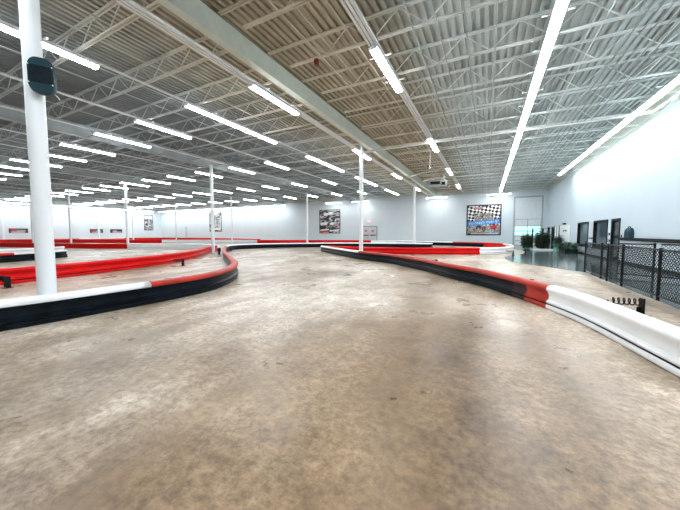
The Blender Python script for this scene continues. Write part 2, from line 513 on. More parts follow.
# sectional garage door
bm = bmesh.new()
box(bm, (DX0 - 0.14, YF - 0.05, 0), (DX0, YF, DZ)); box(bm, (DX1, YF - 0.05, 0), (DX1 + 0.12, YF, DZ)); box(bm, (DX0 - 0.14, YF - 0.09, DZ), (DX1 + 0.12, YF, DZ + 0.14))
gd = tag(obj('door_4', bm, 'doorframe'), kind='structure')
zs = [0.0, 0.50, 1.04, 1.56, 2.10, 2.86]
for i in range(5):
    z0, z1 = zs[i], zs[i + 1]
    bm = bmesh.new()
    for a, b_ in ((DX0, DX0 + 0.05), ((DX0 + DX1) / 2 - 0.035, (DX0 + DX1) / 2 + 0.035), (DX1 - 0.05, DX1)):
        box(bm, (a, YF + 0.04, z0), (b_, YF + 0.10, z1))
    box(bm, (DX0, YF + 0.035, z0), (DX1, YF + 0.10, z0 + 0.045)); box(bm, (DX0, YF + 0.035, z1 - 0.045), (DX1, YF + 0.10, z1))
    s = obj('door_section', bm, 'doorframe', gd)
    for a, b_ in ((DX0 + 0.05, (DX0 + DX1) / 2 - 0.035), ((DX0 + DX1) / 2 + 0.035, DX1 - 0.05)):
        bx('door_pane', (a, YF + 0.06, z0 + 0.045), (b_, YF + 0.08, z1 - 0.045), 'daylight' if i in (2, 3) else 'doorpanel', s)
bx('door_header_panel', (DX0, YF + 0.05, 2.86), (DX1, YF + 0.09, DZ), 'doorpanel', gd)
# double grey doors in the far wall
bm = bmesh.new()
dx0, dx1 = -15.25, -13.25
box(bm, (dx0 - 0.1, YF - 0.06, 0), (dx0, YF, 2.25)); box(bm, (dx1, YF - 0.06, 0), (dx1 + 0.1, YF, 2.25)); box(bm, (dx0 - 0.1, YF - 0.06, 2.15), (dx1 + 0.1, YF, 2.27))
dd = tag(obj('door_5', bm, 'frame'), kind='structure')
for s in (0, 1):
    a = dx0 + s * 1.0
    lf = bx('door_leaf', (a + 0.01, YF - 0.045, 0), (a + 0.99, YF - 0.005, 2.15), 'doorgrey', dd)
    bx('push_bar', (a + 0.12, YF - 0.10, 0.98), (a + 0.88, YF - 0.05, 1.08), 'steelblk', lf)
    bm = bmesh.new()
    for k in range(3): box(bm, (a + 0.32 + 0.08 * k, YF - 0.052, 1.52 + 0.05 * (k == 1)), (a + 0.46 + 0.08 * k, YF - 0.045, 1.68 + 0.06 * (k == 1)))
    obj('warning_sticker', bm, 'print_red', lf)

# ------------------------------------------------------------ roof steel
GX = [-5.72, -17.0, -28.6, -38.8, -49.6]
for i, gx in enumerate(GX):
    bm = bmesh.new()
    w = 0.11
    if i == 0:
        box(bm, (gx - w, YB, 5.86), (gx + w, YF, 6.345)); box(bm, (gx - 0.05, YB, 6.345), (gx + 0.05, YF, 6.41))
    else:
        box(bm, (gx - w, YB, 5.84), (gx + w, YF, 5.865)); box(bm, (gx - w, YB, 6.385), (gx + w, YF, 6.41)); box(bm, (gx - 0.01, YB, 5.865), (gx + 0.01, YF, 6.385))
    o = obj('roof_girder', bm, 'girder' if i == 0 else 'joist')
    tag(o, ['wide pale green-grey steel girder running diagonally overhead to the far wall',
            'slim grey roof girder, first one left of the big pale girder',
            'slim grey roof girder, second one left of the big pale girder',
            'slim grey roof girder, third one left of the big pale girder',
            'slim grey steel roof girder over the column line nearest the left wall'][i], 'girder')

edges = [XR] + GX + [XL]
bays = []
for a, b_ in zip(edges, edges[1:]):
    bays.append((b_ + (0.12 if b_ != XL else 0), a - (0.12 if a != XR else 0.1)))
bay_txt = ['bay right of the girder', 'bay just left of the girder', 'second bay left of girder',
           'third bay left of girder', 'fourth bay left of girder', 'bay along the left wall']
for bi, (x0, x1) in enumerate(bays):
    L = x1 - x0
    n = max(4, round(L / 1.25))
    st = L / n
    bm = bmesh.new()
    zt, zb = ZD - 0.001 - ZJ, 0.0
    box(bm, (0, -0.052, zt - 0.035), (L, -0.012, zt)); box(bm, (0, 0.012, zt - 0.035), (L, 0.052, zt))
    e0 = 0.75 if bi == 0 else 0.0
    box(bm, (e0, -0.048, zb), (L, -0.010, zb + 0.035)); box(bm, (e0, 0.010, zb), (L, 0.048, zb + 0.035))
    for k in range(1 if bi == 0 else 0, n):
        rod(bm, (k * st, 0, zt - 0.02), ((k + 0.5) * st, 0, zb + 0.02), 0.016)
        rod(bm, ((k + 0.5) * st, 0, zb + 0.02), ((k + 1) * st, 0, zt - 0.02), 0.016)
    me0 = obj('roof_joist', bm, 'joist')
    y0 = 6.61 if bi == 0 else 6.61 + 0.41
    ys = [y0 + 1.67 * k for k in range(-7, 19) if YB + 0.2 < y0 + 1.67 * k < YF - 0.25]
    ys = ys[::-1]
    for k, y in enumerate(ys):
        o = me0 if k == 0 else me0.copy()
        if k: COL.objects.link(o)
        o.location = (x0, y, ZJ)
        tag(o, 'steel joist, %s from the far wall, %s' % (ORD[k], bay_txt[bi]), 'joist', 'open-web joists in the ' + bay_txt[bi])

# bridging rods between joists
br = [3.9, 2.1, -2.9, -3.9, -8.2, -10.6, -13.6, -20.2, -23.2, -26.4, -30.4, -35, -42, -46, -53, -57]
for i, x in enumerate(br):
    bm = bmesh.new()
    box(bm, (x - 0.014, YB, ZJ + 0.036), (x + 0.014, YF, ZJ + 0.060))
    box(bm, (x - 0.014, YB, ZD - 0.065), (x + 0.014, YF, ZD - 0.038))
    tag(obj('bridging_rod', bm, 'joist'), 'thin steel bridging line tying the joists together, %s from the right wall' % ORD[i], 'bridging', 'bridging lines across the joists')

# conduits and pipes under / between the joists
cond = [(0.05, 5.80, 0.022), (-0.52, 5.80, 0.020), (-1.05, 5.80, 0.016), (-1.55, 5.81, 0.022),
        (2.72, 5.80, 0.020), (2.90, 5.80, 0.020), (3.08, 5.80, 0.018), (3.30, 5.80, 0.022), (3.50, 5.80, 0.016)]
cnames = ['just left of the long bright light row', 'second left of the long bright light row', 'third left of the long bright light row', 'right beside the four-light row',
          'leftmost of the bundle near the right wall', 'second of the bundle near the right wall', 'middle one of the bundle near the right wall',
          'fourth of the bundle near the right wall', 'rightmost of the bundle near the right wall']
for (x, z, r), t in zip(cond, cnames):
    bm = bmesh.new(); rod(bm, (x, YB, z), (x, 34.5, z), r * 0.7, 8)
    tag(obj('electrical_conduit', bm, 'conduit', smooth=True), 'thin grey conduit under the joists, ' + t, 'conduit', 'conduits under the roof')
bm = bmesh.new()
polytube(bm, [(-5.98, 14.3, 5.6), (0, 14.3, 5.6), (4.8, 14.3, 5.6), (5.0, 14.2, 5.6), (5.08, 14.0, 5.6), (5.08, 10, 5.6), (5.08, YB + 0.1, 5.6)], 0.045, 10)
spk = tag(obj('sprinkler_pipe', bm, 'pipe', smooth=True), 'pale grey pipe crossing the ceiling to the right wall, then turning along it', 'pipe')
for hx, hy in ((-4.6, 14.3), (-0.8, 14.3), (2.0, 14.3), (5.08, 12.3), (5.08, 8.6), (5.08, 4.8)):
    bm = bmesh.new(); rod(bm, (hx, hy, 5.6), (hx, hy, ZD + 0.01), 0.009, 6); obj('pipe_hanger', bm, 'galv', spk)
bm = bmesh.new()
polytube(bm, [(-5.0, 25.2, 5.68), (-4.2, 24.4, 5.68), (-3.6, 24.2, 5.7), (-2.4, 24.2, 5.7), (0.5, 24.2, 5.7)], 0.05, 10)
gp = tag(obj('gas_pipe', bm, 'pipe', smooth=True), 'grey bent pipe under the joists above the suspended heater', 'pipe')
bm = bmesh.new(); rod(bm, (-0.2, 24.2, 5.7), (-0.2, 24.2, ZD + 0.01), 0.009, 6); obj('pipe_hanger', bm, 'galv', gp)
bm = bmesh.new(); rod(bm, (-4.6, 24.8, 5.68), (-4.6, 24.8, ZD + 0.01), 0.009, 6); obj('pipe_hanger', bm, 'galv', gp)
bm = bmesh.new(); polytube(bm, [(-5.3, 22.3, 5.66), (-4.3, 21.5, 5.66), (-3.7, 21.4, 5.7), (-3.1, 21.4, 5.72)], 0.045, 10)
tag(obj('gas_pipe', bm, 'pipe', smooth=True), 'short grey bent pipe in front of the suspended heater', 'pipe')
gp = bpy.data.objects['gas_pipe.001']
bm = bmesh.new(); rod(bm, (-3.6, 21.4, 5.7), (-3.6, 21.4, ZD + 0.01), 0.009, 6); obj('pipe_hanger', bm, 'galv', gp)

# lamp rails
rails = [(1.14, 1), (-2.5, 3), (-6.3, 3), (-9.2, 1), (-12.2, 1), (-15.3, 1), (-18.6, 1), (-21.8, 1), (-25.1, 1), (-28.3, 1), (-31.7, 1), (-35.0, 1), (-38.6, 1), (-42.0, 1), (-45.4, 1), (-48.8, 1), (-52.2, 1), (-55.6, 1), (4.70, 1)]
row_txt = {1.14: 'the long unbroken row', -2.5: 'the row right of the girder', -6.3: 'the girder row'}
row_txt[4.70] = 'the row along the right wall'
left_rows = [r[0] for r in rails if r[0] < -8]
for i, x in enumerate(left_rows): row_txt[x] = 'the %s row left of the girder row' % ORD[i]
for x, n in rails:
    bm = bmesh.new()
    if n == 1:
        box(bm, (x - 0.025, YB, 5.79), (x + 0.025, YF - 2.2, 5.835))
    else:
        for dx in (-0.085, 0, 0.085): box(bm, (x + dx - 0.028, YB, 5.785), (x + dx + 0.028, YF - 2.2, 5.835))
    tag(obj('light_rail', bm, 'white'), 'white steel channel carrying lamps of ' + row_txt[x], 'rail', 'lamp rails under the joists')

# fluorescent strip lights
LEN = 2.34
def make_light(length, n, drop=0.0):
    t = thing('strip_light', 'x', 'light')
    bm = bmesh.new()
    h = length / 2 - 0.01
    seg = (length - 0.02) / n
    box(bm, (-0.11, -h, 0.0), (0.11, h, 0.022)); box(bm, (-0.05, -h, 0.022), (0.05, h, 0.055))
    for k in range(n + 1): box(bm, (-0.1, -h + k * seg - 0.014, -0.045), (0.1, -h + k * seg + 0.014, 0.0))
    for yy in (-h * 0.55, h * 0.55): box(bm, (-0.28, yy - 0.02, 0.055), (0.28, yy + 0.02, 0.075))
    obj('housing', bm, 'white', t)
    for k in range(n):
        y0 = -h + k * seg
        bm = bmesh.new()
        rg = [[bm.verts.new((u, yy, z)) for u, z in ((-0.098, 0), (-0.092, -0.03), (-0.06, -0.05), (0.06, -0.05), (0.092, -0.03), (0.098, 0))] for yy in (y0 + 0.014, y0 + seg - 0.014)]
        for q in range(6): bm.faces.new((rg[0][q], rg[0][(q + 1) % 6], rg[1][(q + 1) % 6], rg[1][q]))
        bm.faces.new(rg[0][::-1]); bm.faces.new(rg[1])
        obj('lamp_lens', bm, 'tube', t)
    if drop:
        for yy in (-h * 0.7, h * 0.7):
            bm = bmesh.new(); rod(bm, (0, yy, 0.05), (0, yy, drop), 0.01, 6); obj('hanger_rod', bm, 'galv', t)
    return t
single = make_light(LEN, 2)
double = make_light(LEN * 2, 4)
hung = make_light(LEN, 2, ZD + 0.01 - 5.5)
used = {id(single): False, id(double): False, id(hung): False}
def put(proto, loc, rz, label, group):
    if not used[id(proto)]:
        used[id(proto)] = True
        proto.location = loc; proto.rotation_euler = (0, 0, rz)
        tag(proto, label, 'light', group)
        return proto
    return dup(proto, loc, rz, label, group)
ZL = 5.709
starts = [28.1, 20.8, 13.9, 6.6, -0.55]
for x, n in rails:
    if x == 1.14:
        k = 0; y = 34.9
        while y - LEN > -5.5:
            put(single, (x, y - LEN / 2, ZL), 0, 'strip light, %s from the far end of the long unbroken row' % ORD[k], 'strip lights of the long row'); k += 1; y -= LEN
        continue
    if x == 4.70:
        k = 0; y = 26.9
        while y - LEN > -5.5:
            put(single, (x, y - LEN / 2, ZL), 0, 'strip light, %s from the far end of the row along right wall' % ORD[k], 'strip lights along the right wall'); k += 1
            y -= LEN
        continue
    if x < -50:
        ss = starts[:3]
    else: ss = starts
    for k, s in enumerate(ss):
        if x < -40 and s < 10: continue
        if x < -25 and s < 0: continue
        if x == -9.2:
            put(double, (x, s + (LEN if s > 0 else LEN), ZL), 0, 'double-length strip light, %s from far wall in %s' % (ORD[k], row_txt[x]), 'double-length strip lights')
        else:
            put(single, (x, s + LEN / 2, ZL), 0, 'strip light, %s from far wall in %s' % (ORD[k], row_txt[x]), 'strip lights in ' + row_txt[x])
# wall-washing lamps
ww = [(1.0, 'above the chequered poster'), (-5.4, 'on the far wall between the pale girder and the chequered poster'), (-15.1, 'above the grey double doors'), (-19.2, 'above the dark poster')]
for x, t in ww: put(hung, (x, 35.7, 5.5), math.pi / 2, 'fluorescent strip hung crosswise, ' + t, 'lamps hung along the far wall')
k = 0
x = -27.5
while x > -58:
    put(hung, (x - LEN / 2, 35.7, 5.5), math.pi / 2, 'strip light before the left part of the far wall, %s from right' % ORD[k], 'lamps hung along the far wall'); k += 1; x -= LEN * 1.04
k = 0; y = 34.5
while y > 8:
    put(hung, (-59.0, y - LEN / 2, 5.5), 0, 'fluorescent strip along the left wall, %s from the far corner' % ORD[k], 'lamps hung along the left wall'); k += 1; y -= LEN * 1.04

# ------------------------------------------------------------ columns
def column(x, y, ztop, r, label, base=True):
    t = thing('steel_column', label, 'column', (x, y, 0))
    bm = bmesh.new(); rod(bm, (0, 0, 0.02), (0, 0, ztop - 0.02), r, 28); obj('shaft', bm, 'column', t, smooth=True)
    bm = bmesh.new(); box(bm, (-r * 1.25, -r * 1.25, 0), (r * 1.25, r * 1.25, 0.02)); obj('base_plate', bm, 'column', t)
    bm = bmesh.new(); box(bm, (-r * 1.4, -r * 1.4, ztop - 0.02), (r * 1.4, r * 1.4, ztop)); obj('cap_plate', bm, 'column', t)
    return t
colA = column(-6.33, 1.985, 6.40, 0.115, 'large white steel column at left carrying the dark round speaker')
column(-6.10, 14.55, 6.22, 0.105, 'white column rising behind the tip of the long red and white barrier')
column(-6.2, 27.85, 5.86, 0.105, 'white column standing at the rounded end of the far black and white barrier')
column(-16.6, 13.62, 5.9, 0.105, 'white column beside the turn where the two left barriers meet')
column(-18.24, 27.7, 5.85, 0.105, 'white column in front of the far wall, just left of the dark poster')
column(-28.62, 14.45, 5.85, 0.105, 'white column standing behind the red barrier in the left background')
column(-28.79, 26.48, 5.84, 0.09, 'thin white column right of the tall black and white poster')
column(-38.42, 14.09, 5.85, 0.09, 'thin white column just right of the large speaker column')
column(-48.19, 14.15, 5.85, 0.09, 'thin white column just left of the large speaker column')
column(-42.17, 27.98, 5.85, 0.09, 'thin white column between the two framed posters on the left')
column(-53.38, 27.84, 5.85, 0.08, 'thinnest white column, left of the small framed poster')
for y, t in ((14.8, 'near the left edge of the photo'), (26.0, 'between two small black banners')):
    o = tag(bx('wall_pilaster', (XL, y - 0.12, 0), (XL + 0.22, y + 0.12, 6.2), 'column'), 'white steel pilaster on the left wall, ' + t, 'pilaster')

# speaker on the big column
sp = thing('column_speaker', 'dark teal rounded speaker with slatted grille on the large white column', 'speaker', (-6.045, 1.99, 3.74), R(58))
def rounded(w, h, r, n=8):
    out = []
    for cx, cz, a0 in ((w - r, h - r, 0), (-w + r, h - r, 90), (-w + r, -h + r, 180), (w - r, -h + r, 270)):
        for k in range(n + 1):
            a = R(a0 + 90 * k / n); out.append((cx + r * math.cos(a), cz + r * math.sin(a)))
    return out
def slab(bm, layers):
    rings = [[bm.verts.new((x, y, z)) for x, z in o] for y, o in layers]
    n = len(rings[0])
    for a, b_ in zip(rings, rings[1:]):
        for i in range(n): bm.faces.new((a[i], a[(i + 1) % n], b_[(i + 1) % n], b_[i]))
    bm.faces.new(rings[0][::-1]); bm.faces.new(rings[-1])
bm = bmesh.new()
slab(bm, [(0.15, rounded(0.14, 0.20, 0.10)), (0.10, rounded(0.185, 0.255, 0.14)), (-0.05, rounded(0.20, 0.275, 0.15)), (-0.085, rounded(0.188, 0.262, 0.145))])
obj('speaker_body', bm, 'teal', sp, smooth=True)
bm = bmesh.new()
for k in range(11):
    z = -0.12 + k * 0.024
    box(bm, (-0.165, -0.098, z), (0.165, -0.085, z + 0.010))
obj('grille_slats', bm, 'steelblk', sp)
bm = bmesh.new()
for sx in (-1, 1):
    for sz in (-1, 1): rod(bm, (sx * 0.172, -0.105, sz * 0.135), (sx * 0.172, -0.08, sz * 0.135), 0.009, 8)
obj('screw', bm, 'white', sp)
bm = bmesh.new(); rod(bm, (0, 0.14, 0.06), (0.02, 0.22, 0.06), 0.03, 10); rod(bm, (0, 0.14, -0.08), (0.02, 0.22, -0.08), 0.03, 10)
obj('wall_bracket', bm, 'steelblk', sp)
bm = bmesh.new(); polytube(bm, [(0.16, 0.05, -0.22), (0.21, 0.05, -0.27), (0.23, 0.06, -0.30)], 0.008, 6); obj('cable', bm, 'white', sp)
sp.scale = (0.75, 0.85, 0.95)

# ------------------------------------------------------------ track barriers
def catmull(P, step=0.12):
    P = [Vector(p) for p in P]
    Q = [P[0] * 2 - P[1]] + P + [P[-1] * 2 - P[-2]]
    out = []
    for i in range(1, len(Q) - 2):
        p0, p1, p2, p3 = Q[i - 1:i + 3]
        n = max(2, int((p2 - p1).length / step))
        for k in range(n):
            t = k / n
            out.append(0.5 * ((2 * p1) + (p2 - p0) * t + (2 * p0 - 5 * p1 + 4 * p2 - p3) * t * t + (3 * p1 - p0 - 3 * p2 + p3) * t ** 3))
    out.append(P[-1])
    return out
def pathdata(P, side, step=0.12):
    pts = catmull(P, step)
    res = []; s = 0
    for i, p in enumerate(pts):
        d = (pts[min(i + 1, len(pts) - 1)] - pts[max(i - 1, 0)]).normalized()
        if i: s += (p - pts[i - 1]).length
        res.append((p.x, p.y, -d.y * side, d.x * side, s))
    return res
T = 0.17
STRIP = [(0, 0.0), (-0.02, 0.015), (-0.028, 0.045), (-0.02, 0.075), (0, 0.088), (T - 0.02, 0.088), (T, 0.07), (T, 0.0)]
SEAM = [(-0.012, 0.086), (-0.012, 0.102), (T - 0.02, 0.100), (T - 0.02, 0.088)]
FACE = [(0.0, 0.100), (-0.018, 0.112), (-0.022, 0.135), (-0.006, 0.152), (0.022, 0.175), (0.030, 0.21), (0.030, 0.245), (0.018, 0.285), (0.0, 0.315), (0.0, 0.33), (T, 0.33), (T, 0.100)]
CAP = [(0.0, 0.33), (-0.022, 0.338), (-0.030, 0.362), (-0.022, 0.392), (0.005, 0.418), (0.045, 0.432), (0.09, 0.436), (0.135, 0.430), (T + 0.01, 0.412), (T + 0.025, 0.385), (T + 0.02, 0.345), (T, 0.33)]
SKIN = {'white': 'wplastic', 'red': 'red', 'scuffed red': 'redbrown', 'black': 'black', 'plum': 'maroon'}
def barrier(label, P, side, caps, faces, step=0.12):
    """caps / faces: list of (fraction_end, colour); the path runs in the given order."""
    t = thing('track_barrier', label, 'barrier')
    D = pathdata(P, side, step)
    tot = D[-1][4]
    def at(e):
        if isinstance(e, tuple): return min(D, key=lambda q: (q[0] - e[0]) ** 2 + (q[1] - e[1]) ** 2)[4] / tot
        return e
    caps = [(at(e), c) for e, c in caps]; faces = [(at(e), c) for e, c in faces]
    def cut(segs, prof, nm):
        a = 0.0
        for e, c in segs:
            i0 = max(i for i, q in enumerate(D) if q[4] <= a * tot + 1e-6)
            i1 = min(i for i, q in enumerate(D) if q[4] >= min(e, 1) * tot - 1e-4)
            if i1 > i0:
                bm = bmesh.new(); sweep(bm, D[i0:i1 + 1], prof)
                m = 'black' if nm == 'seam' else SKIN[c]
                o = obj(nm, bm, m, t, smooth=True)
                if nm != 'seam' and len(segs) > 1: o['label'] = c + ' ' + nm.replace('_', ' ')
            a = e
    cut(faces, STRIP, 'rub_strip'); cut([(1, 'black')], SEAM, 'seam'); cut(faces, FACE, 'side_panel'); cut(caps, CAP, 'top_rail')
    return t, D
def frac(D, f):
    tot = D[-1][4]
    return next(q for q in D if q[4] >= f * tot - 1e-6)

# right-hand barrier, from its tip in mid-picture to past the right edge
PR1 = [(-10.95, 18.45), (-10.0, 17.55), (-8.3, 15.95), (-6.0, 13.95), (-3.9, 12.62), (-2.2, 10.93), (-1.03, 9.42), (-0.12, 8.35), (0.53, 7.3), (1.02, 6.4),
       (1.27, 5.8), (1.44, 5.2), (1.56, 4.6), (1.68, 4.0), (1.82, 3.3), (1.95, 2.5), (2.05, 1.5), (2.1, 0.2)]
b1, D1 = barrier('long curving barrier on the right, red-topped, all white nearest the viewer', PR1, 1,
                 [((-6.0, 13.95), 'white'), ((1.04, 6.36), 'scuffed red'), (1, 'white')], [((0.50, 7.34), 'black'), ((0.74, 6.92), 'plum'), ((1.04, 6.36), 'scuffed red'), (1, 'white')])
# barrier that returns behind it
PR2 = [(-10.7, 18.75), (-9.6, 18.3), (-8.3, 17.95), (-6.6, 17.95), (-4.8, 18.3), (-2.6, 19.25), (-0.6, 20.25), (0.65, 21.4), (1.5, 23.0), (1.8, 25.0), (1.75, 27.5), (1.2, 29.6), (-0.4, 31.2), (-3.0, 32.3), (-6.5, 33.0), (-9.5, 33.4)]
barrier('bright red barrier with white loop end, behind the long right one', PR2, 1,
        [(0.335, 'red'), (0.62, 'white'), (0.80, 'red'), (1, 'white')], [(0.335, 'red'), (0.60, 'white'), (0.70, 'red'), (1, 'black')])
# left-hand barrier
PL1 = [(-6.9, -0.8), (-6.45, 0.3), (-6.16, 1.2), (-6.02, 1.8), (-5.93, 2.5), (-5.86, 3.2), (-5.82, 3.8), (-5.84, 4.5), (-6.1, 5.3), (-6.66, 6.2), (-7.55, 7.15),
       (-8.6, 8.0), (-10.1, 9.2), (-12.3, 10.9), (-14.9, 13.2), (-17.2, 15.4), (-18.2, 16.8), (-18.35, 18.2), (-17.3, 20.4), (-14.3, 23.6), (-10.8, 25.5), (-7.2, 26.6), (-5.0, 26.95), (-4.45, 27.3), (-4.6, 27.75), (-5.3, 27.95), (-7.4, 28.9), (-10.8, 28.6)]
barrier('large black-sided left barrier, white then red on top, sweeping to far middle', PL1, 1,
        [(0.087, 'white'), (0.42, 'scuffed red'), (0.50, 'white'), (0.62, 'white'), (1, 'white')], [(1, 'black')])
# inner left barrier
PL2 = [(-11.6, -1.0), (-11.45, 1.0), (-11.5, 2.8), (-11.65, 4.0), (-12.0, 5.7), (-12.75, 8.0), (-14.3, 10.5), (-16.3, 12.75), (-17.55, 14.2), (-18.3, 15.35), (-18.9, 15.95), (-20.2, 16.2), (-22.6, 15.9), (-25.5, 15.2), (-28.0, 14.2), (-33.2, 12.2), (-42.0, 10.3), (-50, 9.5)]
barrier('inner left barrier, all red in front, white round its far bend', PL2, 1,
        [((-18.4, 15.4), 'red'), ((-28, 14.2), 'white'), (1, 'red')], [((-18.4, 15.4), 'red'), ((-28, 14.2), 'white'), (1, 'red')])
# black-sided barrier at the left edge
barrier('short black-sided barrier ending behind the speaker column', [(-20.0, 1.0), (-19.9, 3.0), (-20.0, 4.7), (-20.45, 6.05), (-20.85, 7.05), (-21.3, 7.6)], 1,
        [(0.60, 'red'), (1, 'white')], [(1, 'black')])
barrier('white barrier behind the short black-sided one at the left edge', [(-24.5, 2.0), (-24.6, 5.0), (-25.2, 7.5), (-26.4, 9.3)], 1, [(1, 'white')], [(1, 'white')])
# long background barriers
barrier('long background barrier, red, white, then red in front of the dark poster',
        [(-58, 14.5), (-50, 18.5), (-43, 21.5), (-37.5, 24.0), (-32.6, 25.9), (-27, 28.6), (-22, 30.8), (-17, 32.6), (-12, 34.0), (-7.5, 34.6)], 1,
        [(0.39, 'red'), (0.625, 'white'), (0.90, 'red'), (1, 'white')], [(0.39, 'red'), (0.625, 'white'), (0.90, 'red'), (1, 'white')], 0.3)
barrier('thin distant red barrier along the foot of the left and far walls', [(-59.3, 12), (-59.0, 22), (-58.0, 30), (-53, 34.6), (-45, 35.2), (-36, 34.6), (-31, 33.8)], 1,
        [(0.22, 'red'), (0.36, 'white'), (1, 'red')], [(1, 'red')], 0.3)

# ------------------------------------------------------------ spring braces behind barriers
def make_brace():
    t = thing('spring_brace', 'x', 'brace')
    bm = bmesh.new(); box(bm, (-0.12, -0.08, 0), (0.12, 0.08, 0.012)); obj('foot_plate', bm, 'steelblk', t)
    bm = bmesh.new(); box(bm, (0.03, -0.06, 0.012), (0.05, 0.06, 0.29)); box(bm, (-0.03, -0.006, 0.012), (0.03, 0.006, 0.14)); obj('post', bm, 'steelblk', t)
    bm = bmesh.new()
    N = 140
    polytube(bm, [(0.03 - 0.44 * k / N, 0.055 * math.cos(2 * math.pi * 6 * k / N), 0.225 + 0.055 * math.sin(2 * math.pi * 6 * k / N)) for k in range(N + 1)], 0.010, 6)
    obj('coil_spring', bm, 'steelblk', t, smooth=True)
    bm = bmesh.new()
    for s in (-1, 1):
        for u in (-0.09, 0.09): rod(bm, (u, s * 0.06, 0.012), (u, s * 0.06, 0.03), 0.012, 6)
    obj('anchor_bolt', bm, 'galv', t)
    return t
brace = make_brace()
bs = [(2.33, 6.60, R(10), 'black coil spring brace behind the near white barrier on the right'),
      (-17.3, 14.75, R(120), 'small black brace behind the bend of the inner left barrier'),
      (-15.2, 12.9, R(-35), 'middle small black brace between the two left barrier bends'),
      (-17.25, 15.75, R(200), 'small black brace beside the bend of the large left barrier'),
      (-11.3, 7.72, R(15), 'black brace standing in front of the middle of the inner red barrier'),
      (-10.78, 2.64, R(0), 'dark brace in front of the inner red barrier at the left edge'),
      (-6.75, 2.85, R(160), 'brace barely showing over the white rail right of the large column'),
      (-1.85, 12.35, R(60), 'tiny black brace showing over the long right barrier, farther one'),
      (0.95, 8.15, R(30), 'small black brace showing over the long right barrier, nearer one'),
      (1.45, 20.6, R(-20), 'black brace at the white bend of the bright red right barrier'),
      (2.35, 22.9, R(160), 'black brace standing on the dark floor beyond the right barrier bend')]
for i, (x, y, a, l) in enumerate(bs):
    if i == 0:
        brace.location = (x, y, 0.0); brace.rotation_euler = (0, 0, a); brace['label'] = l
        o = brace
    else: o = dup(brace, (x, y, 0.006 if i >= 10 else 0), a, l)
    o['group'] = 'spring braces behind the barriers'

# ------------------------------------------------------------ chain-link fence on the right
def mesh_panel(bm, L, z0, z1, pitch=0.085, r=0.006):
    H = z1 - z0
    n = int((L + H) / pitch) + 1
    for k in range(-int(H / pitch) - 1, int(L / pitch) + 1):
        for s in (0, 1):
            xa, xb = k * pitch, k * pitch + H
            za, zb = (z0, z1) if s == 0 else (z1, z0)
            a, b_ = max(xa, 0), min(xb, L)
            if b_ - a < 0.01: continue
            f = lambda q: za + (zb - za) * (q - xa) / H
            rod(bm, (a, 0.004 * (1 - 2 * s), f(a)), (b_, 0.004 * (1 - 2 * s), f(b_)), r, 3)
def fence(p, q, label, posts=(1, 1), mid=None, H=1.06):
    p, q = Vector(p), Vector(q)
    d = q - p; L = d.length
    e = 0 if posts[1] else 0.036
    t = thing('chain_link_panel', label, 'fence', (p.x, p.y, 0.006), math.atan2(d.y, d.x), 'chain-link fence panels on the right')
    if posts[0]:
        bm = bmesh.new(); rod(bm, (0, 0, 0), (0, 0, H + 0.02), 0.03, 12); obj('post', bm, 'steelblk', t, smooth=True)
    if posts[1]:
        bm = bmesh.new(); rod(bm, (L, 0, 0), (L, 0, H + 0.02), 0.03, 12); obj('post', bm, 'steelblk', t, smooth=True)
    bm = bmesh.new(); rod(bm, (0, 0, H - 0.02), (L - e, 0, H - 0.02), 0.02, 10); obj('top_rail', bm, 'steelblk', t, smooth=True)
    bm = bmesh.new(); rod(bm, (0, 0, 0.09), (L - e, 0, 0.09), 0.018, 10); obj('bottom_rail', bm, 'steelblk', t, smooth=True)
    bm = bmesh.new(); mesh_panel(bm, L - e, 0.09, H - 0.02); obj('wire_mesh', bm, 'steelblk', t)
    return t
fp = [(3.12, 13.0), (3.10, 11.30), (3.10, 10.80), (3.15, 9.95), (3.17, 8.2), (3.2, 6.2), (3.25, 4.2), (3.28, 2.0)]
fl = ['farthest black chain-link fence panel, beside the dark floor corner', 'narrow black chain-link section between two close posts', 'black chain-link fence panel just past the narrow section',
      'black chain-link fence panel in line with the coil spring brace', 'black chain-link panel running to the right edge of the photo', 'black chain-link panel outside the right edge, next one nearer', 'nearest black chain-link panel at the right of the viewer']
for i in range(len(fp) - 1): fence(fp[i], fp[i + 1], fl[i], (1, i == len(fp) - 2))
fence((4.42, 11.78), (3.7, 12.2), 'left leaf of the rear chain-link gate behind the front fence', (1, 0))
fence((5.5, 11.25), (4.5, 11.74), 'right leaf of the rear chain-link gate behind the front fence', (1, 0))

# ------------------------------------------------------------ things on the right wall
t = thing('domed_wall_unit', 'dark teal dome-topped unit on the white wall above the black rail', 'unit', (XR - 0.17, 16.95, 1.17))
bm = bmesh.new()
arch = [(-0.28, 0.0), (0.28, 0.0)] + [(0.28 * math.cos(R(a)), 0.20 + 0.24 * math.sin(R(a))) for a in range(0, 181, 15)]
rg = [[bm.verts.new((x, y * f, z * f)) for y, z in arch] for x, f in ((0.165, 1.0), (0.04, 1.0), (0.0, 0.9))]
for a, b_ in zip(rg, rg[1:]):
    for q in range(len(arch)): bm.faces.new((a[q], a[(q + 1) % len(arch)], b_[(q + 1) % len(arch)], b_[q]))
bm.faces.new(rg[0]); bm.faces.new(rg[-1][::-1])
obj('body', bm, 'teal', t, smooth=True)
bm = bmesh.new(); polytube(bm, [(0.09, 0.12 * math.cos(R(a)), 0.43 + 0.06 * math.sin(R(a))) for a in range(0, 181, 15)], 0.018, 8); obj('handle', bm, 'steelblk', t, smooth=True)
